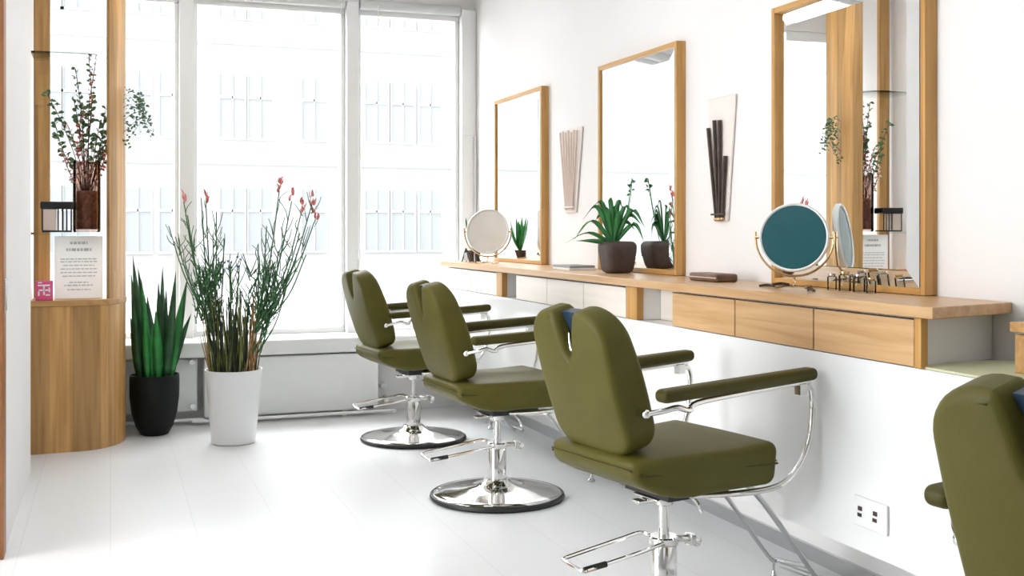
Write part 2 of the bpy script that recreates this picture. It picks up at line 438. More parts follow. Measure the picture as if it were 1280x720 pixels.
# wall socket on the white box
s_ = thing('wall_socket', 'white double wall socket low on the boxed-out panel', 'socket', (BX, pxY(1090, BX), .385))
MB().rbox(-.009, 0, -.075, .075, -.043, .043, .004, 2, 1).build('cover_plate', 'white_plastic', s_)
for dy in (-.027, .040):
    MB().tube([(-.0095, dy, 0), (-.0085, dy, 0)], .019, 20, smooth=0).build('socket_face', 'white_plastic', s_)
    q = MB()
    q.box(-.0125, -.008, dy-.008, dy+.008, .004, .016); q.box(-.0125, -.008, dy-.006, dy+.01, -.014, -.004)
    q.build('contact', 'stick', s_)

# ------------------------------------------------------------------ wall mirrors
def wall_mirror(cy, label, yaw=0.):
    t = thing('wall_mirror', label, 'mirror', (WX-.001, cy, .9965), group='oak framed wall mirrors')
    W, H, D, F = .84, 1.04, .046, .022
    for (a, b, c, d) in ((-W/2, -W/2+F, 0, H), (W/2-F, W/2, 0, H)): MB().box(-D, 0, a, b, c, d).build('side_rail', 'oak_z', t, bevel=.0015)
    for (c, d) in ((0, F), (H-F, H)): MB().box(-D, 0, -W/2+F, W/2-F, c, d).build('cross_rail', 'oak_frame', t, bevel=.0015)
    MB().box(-.006, -.001, -W/2+F, W/2-F, F, H-F).build('back_board', 'black', t)
    # bevelled glass
    g = MB(); a = W/2-F-.001; bv = .055; x0, x1 = -.037, -.0415
    o = [(x0, -a, F), (x0, a, F), (x0, a, H-F), (x0, -a, H-F), (x1, -a+bv, F+bv), (x1, a-bv, F+bv), (x1, a-bv, H-F-bv), (x1, -a+bv, H-F-bv)]
    g.v = o; g.f = [(4, 7, 6, 5), (0, 4, 5, 1), (1, 5, 6, 2), (2, 6, 7, 3), (3, 7, 4, 0)]
    g.v = [(x+yaw*y, y, z) for x, y, z in g.v]
    g.build('glass', 'mirror', t, angle=1)
    return t
wall_mirror(3.175, 'large oak framed wall mirror nearest the camera, cut by the top edge', .027)
wall_mirror(4.76, 'middle oak framed wall mirror behind the brown potted plant')
wall_mirror(6.39, 'furthest oak framed wall mirror, next to the window')

# ------------------------------------------------------------------ styling chair
def back_outline():
    """(y, z) outline of the backrest, with a V notch in the top edge"""
    hw_t, hw_b, H = .192, .190, .445
    pts = []
    def arc(cx, cz, r, a0, a1, n=9, rz=None):
        rz = rz or r
        for k in range(n+1):
            a = a0+(a1-a0)*k/n; pts.append((cx+r*math.cos(a), cz+rz*math.sin(a)))
    arc(-hw_b+.095, .085, .095, PI, 1.5*PI, rz=.085)
    arc(hw_b-.095, .085, .095, 1.5*PI, 2*PI, rz=.085)
    arc(hw_t-.11, H-.10, .11, 0, PI/2*.97, rz=.10)
    # notch
    for (y, z) in ((.058, H-.002), (.047, H-.012), (.038, H-.035), (.026, H-.075), (.014, H-.118), (.006, H-.135), (0, H-.139),
                   (-.006, H-.135), (-.014, H-.118), (-.026, H-.075), (-.038, H-.035), (-.047, H-.012), (-.058, H-.002)): pts.append((y, z))
    arc(-hw_t+.11, H-.10, .11, PI/2*1.03, PI, rz=.10)
    return pts
def make_back(parent):
    ol = back_outline(); n = len(ol); T = .105; R = .022
    # inward normals
    nor = []
    for i in range(n):
        a = Vector(ol[i-1]); b = Vector(ol[(i+1) % n]); t = (b-a).normalized(); nor.append(Vector((-t.y, t.x)))
    bm = bmesh.new(); rings = []
    prof = []
    K = 6
    for k in range(K+1):
        a = PI/2*k/K; prof.append((R*(1-math.sin(a)), -T/2+R*(1-math.cos(a))))
    prof = prof + [(p[0], -p[1]) for p in reversed(prof)]
    for ins, x in prof:
        rings.append([bm.verts.new((x, ol[i][0]+nor[i].x*ins, ol[i][1]+nor[i].y*ins)) for i in range(n)])
    for a, b in zip(rings[:-1], rings[1:]):
        for i in range(n):
            j = (i+1) % n; bm.faces.new((a[i], a[j], b[j], b[i]))
    bm.faces.new(list(reversed(rings[0]))); bm.faces.new(rings[-1])
    for k in range(1, 14):
        bmesh.ops.bisect_plane(bm, geom=bm.verts[:]+bm.edges[:]+bm.faces[:], plane_co=(0, 0, .445*k/14), plane_no=(0, 0, 1))
    for k in range(-6, 7):
        bmesh.ops.bisect_plane(bm, geom=bm.verts[:]+bm.edges[:]+bm.faces[:], plane_co=(0, .03*k+.0013, 0), plane_no=(0, 1, 0))
    bmesh.ops.triangulate(bm, faces=[f for f in bm.faces if len(f.verts) > 4])
    for v in bm.verts:
        x, y, z = v.co
        u = z/.445
        # gentle crown on both faces, thinner towards the top
        crown = (1-min(1, abs(y)/.205)**2.2)*(1-abs(2*u-1)**2.5)
        s = 1 if x > 0 else -1
        th = 1.0+.10*math.sin(PI*u)-.22*max(0, u-.55)/.45
        v.co.x = x*th+s*.012*crown*(abs(x)/(T/2))
    bmesh.ops.recalc_face_normals(bm, faces=bm.faces)
    xf = Matrix.Translation((-.208, 0, .548)) @ Matrix.Rotation(math.radians(-16), 4, 'Y')
    # curved back: lean more towards the top
    for v in bm.verts:
        v.co.x -= .018*(v.co.z/.445)**2
    bm.transform(xf)
    me = bpy.data.meshes.new('backrest'); bm.to_mesh(me); bm.free()
    for p in me.polygons: p.use_smooth = True
    me.materials.append(M['green'])
    o = bpy.data.objects.new('backrest', me); C.objects.link(o); o.parent = parent
    # insert in the notch
    w_ = MB(); hh = .445
    rows = []
    for (hw, z) in ((.001, hh-.132), (.014, hh-.115), (.026, hh-.075), (.037, hh-.035), (.043, hh-.012)):
        rows.append([(-.012-.018*(z/hh)**2, -hw, z), (-.012-.018*(z/hh)**2, hw, z), (.022-.018*(z/hh)**2, hw, z), (.022-.018*(z/hh)**2, -hw, z)])
    w_.quadgrid(rows, closed_u=True); oo = 0
    w_.f.append((0, 1, 2, 3)); w_.f.append((16, 17, 18, 19))
    w_.build('neckrest_slot', 'blue', o, xf=xf, bevel=.002)
    c_ = MB(); c_.tube([(-.030, -.026, hh-.078), (-.044, -.013, hh-.116), (-.048, 0, hh-.128), (-.044, .013, hh-.116), (-.030, .026, hh-.078)], .0045, 8)
    c_.build('slot_trim', 'chrome', o, xf=xf)
    # dark leaning plate for the neckrest
    for sy in (-1, 1):
        k_ = MB(); k_.tube([(.0, sy*.188, .135), (.0, sy*.222, .135)], .012, 16, smooth=0); k_.ball((.0, sy*.226, .135), .014, 10)
        k_.build('pivot_knob', 'chrome', o, xf=xf)
    return o, xf

def seat_fn(x, y, z):
    z0, z1 = .425, .545
    u = (z-z0)/(z1-z0)
    if x < -.02:
        k = min(1, (-.02-x)/.26); z += (1-u)*(.062*k**2.6)-.008*(1-u)*math.sin(PI*k)
    z += .012*u*(1-(y/.25)**2)*(1-((x+.01)/.28)**2)
    if x > .1: z += .012*(x-.1)/.16*u; x -= (1-u)*.018*(x-.1)/.16
    y *= 1-.13*max(0, (-x-.1)/.18)
    return (x, y, z)

def make_chair(label):
    t = thing('styling_chair', label, 'chair', (0, 0, 0), 0, 'olive styling chairs at the mirrors')
    d = MB(); d.lathe([(.285, .010), (.290, .020), (.283, .026), (.24, .031), (.16, .040), (.095, .052), (.066, .070), (.055, .085)], 56, cap=True)
    base = d.build('base_disc', 'chrome', t)
    MB().lathe([(.284, .0), (.298, .002), (.303, .010), (.300, .020), (.291, .0245), (.286, .018)], 56, cap=True).build('rubber_rim', 'rubber', base)
    col = MB().lathe([(.052, .075), (.041, .082), (.040, .225), (.036, .232), (.0, .234)], 32, cap=True).build('column', 'chrome', t)
    MB().lathe([(.045, .222), (.047, .226), (.047, .244), (.043, .248)], 32).build('collar', 'chrome', col)
    MB().lathe([(.0165, .23), (.0165, .375)], 20).build('piston', 'chrome', t)
    pl = MB(); pl.box(-.075, .105, -.06, .06, .372, .380); pl.box(-.11, .02, -.018, .018, .360, .372); pl.lathe([(.03, .345), (.034, .372)], 20)
    pl.build('seat_plate', 'chrome', t, bevel=.003)
    MB().box(-.07, .17, -.11, .11, .3805, .430).build('seat_frame', 'rubber', t, bevel=.004)
    # pump lever: a U-shaped foot bar going backwards
    lv = MB(); lv.tube([(.0, .045, .235), (-.05, .055, .250), (-.12, .055, .243), (-.33, .055, .215)], .0065, 8)
    lv.tube([(-.33, .055, .215), (-.345, .045, .212), (-.345, -.045, .205), (-.33, -.055, .205)], .0055, 8)
    lv.tube([(-.33, -.055, .205), (-.12, -.05, .228), (-.03, -.035, .235)], .0065, 8)
    lev = lv.build('pump_lever', 'chrome', t)
    MB().tube([(-.335, -.05, .2055), (-.26, -.054, .213)], .009, 10, smooth=0).build('lever_grip', 'rubber', lev)
    kn = MB(); kn.tube([(.03, -.02, .238), (.07, -.035, .238)], .012, 10, smooth=0); kn.box(.065, .085, -.055, -.02, .218, .252)
    kn.tube([(.085, -.037, .232), (.105, -.040, .222)], .018, 10, smooth=0)
    kn.build('lever_hinge', 'chrome', t, bevel=.002)
    MB().tube([(.06, -.06, .378), (.075, -.075, .35), (.085, -.08, .325)], .006, 8).build('tilt_catch', 'chrome', t)
    seat = MB(); seat.rbox(-.28, .255, -.25, .25, .425, .545, .032, 5, 8, fn=seat_fn); seat = seat.build('seat', 'green', t)
    # seam piping around the cushion
    loop = []
    hx0, hx1, hy, rr = -.2825, .2565, .2525, .05
    for (cx, cy, a0) in ((hx1-rr, hy-rr, 0), (hx0+rr, hy-rr, PI/2), (hx0+rr, -hy+rr, PI), (hx1-rr, -hy+rr, 1.5*PI)):
        for k in range(5):
            a = a0+PI/2*k/4; x, y, z = seat_fn(cx+rr*math.cos(a), cy+rr*math.sin(a), .485)
            s = 1 if x > 0 else 0
            loop.append((x, y, z+.02*max(0, x)))
    loop.append(loop[0])
    MB().tube(loop, .0028, 6, smooth=4).build('piping', 'green_pad', seat)
    back, bxf = make_back(t)
    for sy in (-1, 1):
        yy = sy*.285
        kp = bxf @ Vector((0, sy*.226, .135))
        fr = MB()
        # flat rail under the pad, link to the pivot and the long curved support
        fr.tube([(kp.x, kp.y, kp.z), (kp.x+.03, sy*.262, kp.z+.012), (kp.x+.065, yy, kp.z+.022), (kp.x+.11, yy, kp.z+.012), (-.08, yy, .712), (.335, yy, .738)], .0085, 10, smooth=6)
        fr.tube([(.30, yy, .722), (.338, yy, .715), (.348, yy, .66), (.335, yy, .56), (.29, sy*.278, .475), (.22, sy*.262, .425), (.12, sy*.20, .405), (0, sy*.09, .388)], .0095, 10, smooth=6)
        fr.tube([(.30, sy*.2575, .455), (.20, sy*.225, .405), (.06, sy*.10, .382)], .006, 8, smooth=6)
        fr.box(.285, .315, yy-.012, yy+.012, .700, .732)
        fr = fr.build('arm_frame', 'chrome', t)
        def bend(x, y, z): return (x, y, z+.045*(x+.245)+(.006 if x > .3 else 0)*0)
        MB().rbox(-.245, .350, yy-.029, yy+.029, .716, .754, .017, 5, 8, fn=bend).build('arm_pad', 'green_pad', fr)
    # footrest: two bars, a cross bar with rubber feet and the foot plate bar at the end
    ft = MB()
    ft.tube([(.15, -.105, .405), (.27, -.105, .38), (.56, -.105, .05), (.60, -.105, .035)], .009, 10, smooth=5)
    ft.tube([(.15, .045, .405), (.24, .045, .385), (.48, .045, .105), (.52, .03, .082), (.52, -.105, .095)], .008, 10, smooth=5)
    ft.tube([(.60, -.20, .035), (.60, .10, .035)], .010, 10, smooth=0)
    ft = ft.build('footrest', 'steel', t)
    MB().lathe([(.004, .035), (.004, .08)], 8, (.505, .04, .01)).lathe([(.016, 0), (.018, .008), (.010, .016), (.006, .035)], 14, (.505, .04, .012)).build('rubber_foot', 'steel', ft)
    return t
ch = make_chair('olive styling chair nearest to whole view, large notched back, before the nearest mirror')
ch.location = (1.62, 3.07, 0); ch.rotation_euler = (0, 0, math.radians(11))
ch['label'] = 'largest olive styling chair with both armrests in view, left of the wall socket'
dup(ch, (1.632, 4.68, 0), math.radians(5), 'middle olive styling chair with its whole chrome disc base in view')
dup(ch, (1.63, 6.13, 0), math.radians(6), 'smallest olive styling chair, nearest the window')
dup(ch, (1.622, 1.30, 0), math.radians(8), 'dark olive styling chair cut off by the right edge of the photo')

# ------------------------------------------------------------------ wooden shelf unit at the left
def shelf_outline(x0, x1, yf, yb, yr, n=8, inset=0.):
    """plan outline: straight front then a curve back to the right side"""
    pts = [(x0, yb), (x0, yf), (-.17, yf+.01)]
    cx, cy = -.17, yr+.02
    for k in range(1, n+1):
        a = -PI/2+PI/2*k/n
        pts.append((cx+(x1-cx)*math.cos(a)**1.0, cy+(cy-(yf+.01))*math.sin(a)))
    pts.append((x1, yb)); return pts
cab = thing('shelf_unit', 'tall wooden shelf unit with a closed curved base, left of the planters', 'shelf unit', (-.15, 6.8, 0))
L = Vector((-.15, 6.8, 0)); xfc = Matrix.Translation(-L)
X0, X1, YF, YB, YRR = -.405, .083, 6.40, 7.0, 6.72
MB().prism(shelf_outline(X0, X1, YF, YB, YRR), .0, .785).build('base_cabinet', 'cab', cab, xf=xfc, angle=25)
MB().prism(shelf_outline(X0-.002+.002, X1+.006, YF-.008, YB, YRR), .7855, .818).build('shelf_board', 'oak_x', cab, xf=xfc, bevel=.003)
# uprights
MB().box(X0, X0+.085, 6.74, 6.77, .8185, CZ-.003).build('left_upright', 'cab', cab, xf=xfc, bevel=.002)
q = []
cx, cy = -.17, YRR+.02
def cpt(a, r=0): return (cx+(X1-cx-r)*math.cos(a), cy+(cy-(YF+.01)-r)*math.sin(a))
outer = [cpt(-PI/2+PI/2*(.45+.55*k/8)) for k in range(9)]+[(X1, 6.80)]
inner = [(X1-.022, 6.80)]+[cpt(-PI/2+PI/2*(.45+.55*k/8), .022) for k in range(8, -1, -1)]
MB().prism(outer+inner, .8185, CZ-.003).build('right_upright', 'cab', cab, xf=xfc, angle=30)
def glass_shelf(z):
    po = [(X0+.004, YF+.06), (-.17, YF+.045)]
    for k in range(0, 9):
        a = -PI/2+PI/2*k/8; po.append(cpt(a, .024))
    po += [(X1-.024, 6.735), (X0+.004, 6.735)]
    po = [p for i, p in enumerate(po) if i != 1]
    g = MB().prism(po, z, z+.012).build('glass_shelf', 'shelf_glass', cab, xf=xfc)
glass_shelf(1.185-.012); glass_shelf(2.15)

# things on the shelves: positions
ZS = 1.186
# black lidded box of brushes
bb = thing('lidded_box', 'clear box of brushes with a black lid on the glass shelf', 'box', (-.275, 6.57, ZS))
MB().box(-.075, .075, -.05, .05, 0, .010).build('base', 'black', bb, bevel=.002)
MB().box(-.072, -.005, -.045, .045, .011, .125).build('sleeve', 'pale_stick', bb)
for x in (-.073, .006, .03, .05, .073): MB().tube([(x, -.045, .01), (x, -.045, .126)], .004, 6, smooth=0).build('post', 'black', bb)
MB().rbox(-.084, .084, -.055, .055, .126, .168, .008, 3, 2).build('lid', 'black', bb)

# notice
nt_ = thing('printed_notice', 'white printed notice propped between wooden board and glass shelf', 'notice', (-.165, 6.60, .8185))
MB().box(-.125, .125, 0, .004, 0, .345).build('sheet', 'thin_paper', nt_)
m = MB(); random.seed(3)
for (z, n, h, w0) in ((.300, 4, .014, .09), (.262, 6, .016, .13), (.215, 9, .006, .19), (.200, 9, .006, .19), (.180, 7, .006, .16), (.160, 9, .006, .19),
                  (.140, 9, .006, .19), (.120, 7, .006, .17), (.085, 5, .006, .10), (.068, 7, .007, .15), (.045, 6, .006, .12)):
    x = -w0/2
    while x < w0/2:
        ww = random.uniform(.008, .026); m.box(x, min(x+ww, w0/2), -.0008, .0, z, z+h); x += ww+.005
m.build('printing', 'ink', nt_)
pb = thing('pink_carton', 'small pink and white carton at the left of the wooden board', 'carton', (-.335, 6.455, .8185), group=None)
MB().box(-.042, .042, -.025, .025, 0, .105).build('carton', 'magenta', pb, bevel=.002)
m = MB(); z0 = .018
for (a, b, c, d) in ((-.03, .03, .078, .086), (-.004, .004, .03, .078), (-.026, .02, .052, .060), (.008, .030, .026, .034), (-.03, -.022, .026, .05), (-.03, -.01, .094, .099), (.022, .03, .045, .07)):
    m.box(a, b, -.0262, -.0250, c, d)
m.build('lettering', 'paper', pb)

# vase with branches
vs = thing('branch_vase', 'brown glass cylinder vase of leafy flowering branches on the glass shelf', 'vase', (-.125, 6.66, ZS))
MB().lathe([(.0, .0), (.070, .0), (.074, .01), (.074, .40), (.070, .40), (.070, .015), (.0, .014)], 28, cap=False).build('vase', 'vase_glass', vs)
MB().lathe([(.0, .016), (.066, .016), (.067, .19), (.06, .23), (.0, .235)], 22, cap=False).build('filling', M.setdefault('fill', plain('brown_filling', (.30, .185, .14), .7, noise=.5, nscale=50)), vs)
random.seed(11)
tw, lf, lg_, rd, pf = MB(), MB(), MB(), MB(), MB()
def leafy(m, p, size, n=1):
    for _ in range(n):
        d = Vector((random.uniform(-1, 1), random.uniform(-1, 1), random.uniform(-.5, .8))).normalized()
        a = Vector(p); b = a+d*size*.5+Vector((0, 0, size*.1)); c = a+d*size
        m.blade([a, b, c], size*.55, random.uniform(0, PI), prof=lambda k: max(.05, math.sin(PI*min(1, k*.96+.02))), fold=.12)
br = []
# (dx, dz, dy) tips measured from the vase foot
tips = [(-.21, .78, -.02, 'g'), (-.17, .62, .02, 'g'), (-.06, .92, 0, 'g'), (.01, 1.0, .03, 'm'), (.05, .97, -.03, 'm'), (-.10, .60, .0, 'p'), (-.13, .45, -.02, 'p'),
        (.16, .62, 0, 'g'), (.12, .52, .03, 'r'), (-.03, .70, .02, 'r'), (.03, .75, 0, 'g'), (.07, .62, -.02, 'g'), (-.07, .75, .04, 'g'), (.10, .70, .03, 'g')]
for (dx, dz, dy, k) in tips:
    p0 = (random.uniform(-.03, .03), random.uniform(-.03, .03), .03)
    path = [p0, (dx*.18, dy*.3, dz*.42), (dx*.6+random.uniform(-.02, .02), dy, dz*.72), (dx, dy, dz)]
    tw.tube(path, .0036, 5, smooth=5, r2=.002)
    P = catmull(path, 9)
    for i, p in enumerate(P):
        if i < len(P)*.52: 
            if random.random() < .25: leafy(pf, p, .022)
            continue
        if k == 'g': leafy(lf, p, random.uniform(.028, .044), 2)
        elif k == 'm': leafy(lf, p, .028); leafy(rd, p, .02)
        elif k == 'r': leafy(rd, p, .028, 2); leafy(lf, p, .03)
        elif k == 'p': leafy(pf, p, .03); leafy(rd, p, .018)
# eucalyptus loop reaching right in front of the window
for j in range(5):
    ph = j*.22
    path = [(.02, 0, .25), (.10, .0, .45+.03*j), (.20, -.02, .50+.07*j), (.29, -.02, .62+.035*j-.0*ph), (.345-.02*j, -.02, .56+.05*j)]
    tw.tube(path, .0018, 5, smooth=5, r2=.0008)
    P = catmull(path, 9)
    for p in P[int(len(P)*.45):]:
        for _ in range(2): leafy(lg_ if random.random() < .6 else lf, Vector(p)+Vector((random.uniform(-.02, .02), random.uniform(-.02, .02), random.uniform(-.03, .03))), random.uniform(.016, .028))
for _ in range(26):   # pale dried stalks around the vase mouth
    a = random.uniform(0, 2*PI); r = random.uniform(.02, .075)
    p = (r*math.cos(a), r*math.sin(a), random.uniform(.18, .50)); tw.tube([(p[0]*.5, p[1]*.5, .05), p], .0013, 5, smooth=0)
    leafy(pf, p, .025, 2)
tw.build('branches', 'twig', vs); lf.build('leaves', 'leaf', vs, angle=180); lg_.build('fine_leaves', 'leaf_grey', vs, angle=180)
rd.build('red_blossoms', 'red', vs, angle=180); pf.build('pale_blossoms', 'pale_flower', vs, angle=180)

# ------------------------------------------------------------------ floor planters
random.seed(21)
sp = thing('snake_plant', 'tall sword-leaved plant in a tapered black pot', 'potted plant', (.243, 6.80, 0))
MB().lathe([(.068, 0), (.080, .006), (.105, .05), (.128, .13), (.139, .22), (.141, .32), (.139, .352), (.132, .352), (.130, .32), (.0, .318)], 40, cap=True).build('pot', 'black_pot', sp)
d1, d2 = MB(), MB()
leafs = [(-.08, .0, -.135, .70), (-.06, .02, -.12, 1.05), (-.03, -.02, -.075, .92), (.0, .03, -.04, .82), (.03, -.02, .02, .90), (.05, .03, .07, .86), (.07, 0, .12, .96), (.09, .02, .19, .92),
         (-.08, -.03, -.13, .86), (.02, -.06, .0, .74), (.06, -.05, .10, .80), (-.04, -.06, -.06, .76), (.085, -.03, .16, .84), (-.02, .05, -.09, .98), (.04, .05, .05, .99),
         (-.01, -.05, -.02, .64), (.08, .04, .215, .70), (-.07, .03, -.13, .95)]
for i, (bx_, by_, tx, tz) in enumerate(leafs):
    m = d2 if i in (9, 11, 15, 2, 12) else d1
    y2 = by_*2.2
    m.blade([(bx_, by_, .31), (bx_*1.05+(tx-bx_)*.35, by_*1.4, .31+(tz-.31)*.45), (tx, y2, tz)], random.uniform(.045, .062), 0,
            prof=lambda k: (.5+.7*math.sin(PI*min(1, k*.9+.08)))*(1-k**4)**.9*.85, fold=.14, side=(1, random.uniform(-.45, .45), 0))
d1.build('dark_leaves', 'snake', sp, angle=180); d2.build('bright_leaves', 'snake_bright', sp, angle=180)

wp = thing('tall_planter', 'white tapered planter of thin reedy stems with pink tips', 'potted plant', (.653, 6.39, 0))
MB().lathe([(.115, 0), (.121, .004), (.140, .20), (.158, .405), (.160, .414), (.152, .414), (.148, .385), (.0, .38)], 48, cap=True).build('pot', 'white_pot', wp)
MB().lathe([(.0, .381), (.147, .384)], 30, cap=False).build('soil', 'soil', wp)
random.seed(5)
so, sb, sd, sg, pk, bf = MB(), MB(), MB(), MB(), MB(), MB()
# camera-right direction in plan, so the fans spread across the window
rv = Vector((.94, -.34, 0)); fv = Vector((.34, .94, 0))
def P3(u, w_, z): return rv*u+fv*w_+Vector((0, 0, z))
for i in range(150):
    a = random.uniform(0, 2*PI); r = .135*math.sqrt(random.random())
    u, w_ = r*math.cos(a), r*math.sin(a)
    h = random.uniform(.62, .88)-abs(u)*.3
    side = u/.135
    m = sb if (u > .07 and random.random() < .65) or (u < -.10 and random.random() < .5) else (so if random.random() < .50 else sd)
    tu = u*1.25+random.uniform(-.03, .03)
    m.tube([P3(u, w_, .38), P3((u+tu)/2+random.uniform(-.012, .012), w_, (.38+h)/2), P3(tu, w_*1.2, h)], .0045, 5, smooth=4, r2=.002)
def fan(u0, z0, u1, z1, depth=0, w0=0.):
    mid = P3((u0+u1)/2+(u1-u0)*.12, w0, (z0+z1)/2-.02)
    w1 = w0+random.uniform(-.04, .04)
    path = [P3(u0, w0, z0), mid, P3(u1, w1, z1)]
    sg.tube(path, .0052, 5, smooth=5, r2=.0032)
    return w1
def bush(u0, z0, tips_):
    for (u1, z1, tip) in tips_:
        w1 = fan(u0+random.uniform(-.02, .02), z0, u1, z1, 0, random.uniform(-.05, .05))
        n = random.randint(7, 10)
        for k in range(n):      # twiglets
            t = random.uniform(.25, .97); b = P3(u0+(u1-u0)*(t+.05), w1*t, z0+(z1-z0)*t)
            e = b+rv*random.uniform(-.06, .06)+fv*random.uniform(-.04, .04)+Vector((0, 0, random.uniform(.05, .13)))
            sg.tube([b, (b+e)/2+rv*random.uniform(-.015, .015), e], .0028, 4, smooth=3, r2=.0018)
        if tip:
            p = P3(u1, w1, z1); pk = MB()
            for _ in range(5):
                q = p+Vector((random.uniform(-.012, .012), random.uniform(-.012, .012), random.uniform(-.015, .045)))
                pk.blade([q, q+Vector((random.uniform(-.01, .01), 0, .018)), q+Vector((random.uniform(-.018, .018), 0, .040))], .018, random.uniform(0, 3), fold=.2)
            pk.build('pink_tip', 'pink', wp, angle=180)
bush(-.10, .62, [(-.30, 1.36, 1), (-.24, 1.28, 0), (-.19, 1.38, 0), (-.15, 1.36, 1), (-.33, 1.16, 0), (-.08, 1.30, 0), (-.38, 1.22, 0), (-.13, 1.18, 0), (-.22, 1.10, 0), (-.05, 1.15, 0), (-.26, 1.0, 0), (-.17, 1.0, 0)])
bush(.12, .62, [(.26, 1.42, 1), (.33, 1.36, 1), (.40, 1.30, 1), (.45, 1.34, 1), (.47, 1.26, 1), (.20, 1.22, 0), (.37, 1.18, 0), (.15, 1.12, 0), (.28, 1.10, 0), (.34, 1.02, 0), (.42, 1.06, 0), (.22, 1.02, 0), (.30, .95, 0), (.18, .98, 0)])
bush(-.11, .50, [(-.20, .95, 0), (-.16, .88, 0), (-.14, 1.02, 0), (-.19, .80, 0)]); bush(.13, .50, [(.26, .92, 0), (.30, .88, 0), (.21, .85, 0), (.24, .80, 0)])
bush(0, .6, [(-.03, 1.0, 0), (.04, .98, 0), (.0, 1.02, 0)])
for _ in range(170):  # dense dark middle of twiglets
    s = random.choice((-1, 1)); u = s*random.uniform(.07, .22); z = random.uniform(.66, .98)
    b = P3(u, random.uniform(-.06, .06), z); e = b+rv*random.uniform(-.05, .06)+Vector((0, 0, random.uniform(.04, .11)))
    sg.tube([b, (b+e)/2+fv*.01, e], .0042, 4, smooth=3, r2=.002)
for _ in range(9):
    p = P3(random.uniform(-.05, .05), 0, random.uniform(.96, 1.04)); leafy(bf, p, .02, 2)
so.build('olive_stems', 'stem_olive', wp); sb.build('rusty_stems', 'stem_brown', wp); sd.build('dark_stems', 'stem_dark', wp)
sg.build('branches', 'stem_green', wp); bf.build('blue_flowers', 'bluef', wp, angle=180)

# ------------------------------------------------------------------ things on the counter
CT = .9955
random.seed(31)
pp = thing('strap_leaf_plant', 'strap-leaved green plant in a dark brown pot before the middle mirror', 'potted plant', (2.245, 4.72, CT))
def potfn(x, y, z):
    k = .80+.20*min(1, z/.11); tilt = .012*(y/.085)*(z/.15)
    return (x*k, y*k, z-tilt*0+(.018*(-x/.085)*(z/.15)*0))
MB().rbox(-.076, .076, -.076, .076, 0, .150, .028, 5, 4, fn=potfn).build('pot', 'brown_pot', pp)
m = MB()
base = Vector((-.055, .02, .13))
for (u, z, drop) in ((-.19, .14, .10), (-.14, .22, .06), (-.22, .07, .05), (-.10, .24, .02), (-.03, .25, .0), (.04, .25, .03), (.09, .22, .04), (.13, .17, .05), (.03, .18, 0), (-.17, .02, .0),
                     (-.06, .20, .0), (.01, .22, .02), (.15, .20, .09), (.10, .13, .04), (-.09, .17, .04), (.17, .12, .09)):
    w_ = random.uniform(-.09, .05)
    b = Vector((-.02, .0, .135))
    mid = b+rv*u*.55+fv*w_*.5+Vector((0, 0, z*.80))
    e = b+rv*u*1.05+fv*w_+Vector((0, 0, z*.80-drop))
    if (pp.location+e).x > WX-.06: e.x = WX-.06-pp.location.x
    m.blade([b, mid, e], .024, 0, prof=lambda k: (.6+.5*math.sin(PI*min(1, k+.1)))*(1-k**3), fold=.2, side=(1, -1, .4) if random.random() < .5 else (.4, -.7, 1))
for (u, z, w_) in ((.07, .36, .02), (.06, .33, -.02)):
    b = Vector((0, 0, .14)); m.tube([b, b+rv*u*.8+Vector((0, 0, z*.5)), b+rv*u*.6+Vector((.03, 0, z*.85))], .002, 5)
    for k in range(6): leafy(m, b+rv*u*.6+Vector((.03, 0, z*(.85-.03*k))), .022)
m.build('leaves', 'fern', pp, angle=180)
# small plant behind the round mirror, seen in the furthest wall mirror
sp2 = thing('small_plant', 'small bright green plant reflected in the furthest wall mirror', 'potted plant', (2.20, 6.76, CT))
MB().lathe([(.030, 0), (.040, .05), (.043, .07), (.038, .07), (.0, .062)], 20).build('pot', 'brown_pot', sp2)
m = MB()
for k in range(13):
    a = random.uniform(0, 2*PI); r = random.uniform(.03, .09)
    b = Vector((0, 0, .06)); e = Vector((r*math.cos(a), r*math.sin(a), random.uniform(.20, .30)))
    m.blade([b, b.lerp(e, .5)+Vector((r*.15*math.cos(a), r*.15*math.sin(a), 0)), e], .030, a, fold=.15)
m.build('leaves', 'snake_bright', sp2, angle=180)

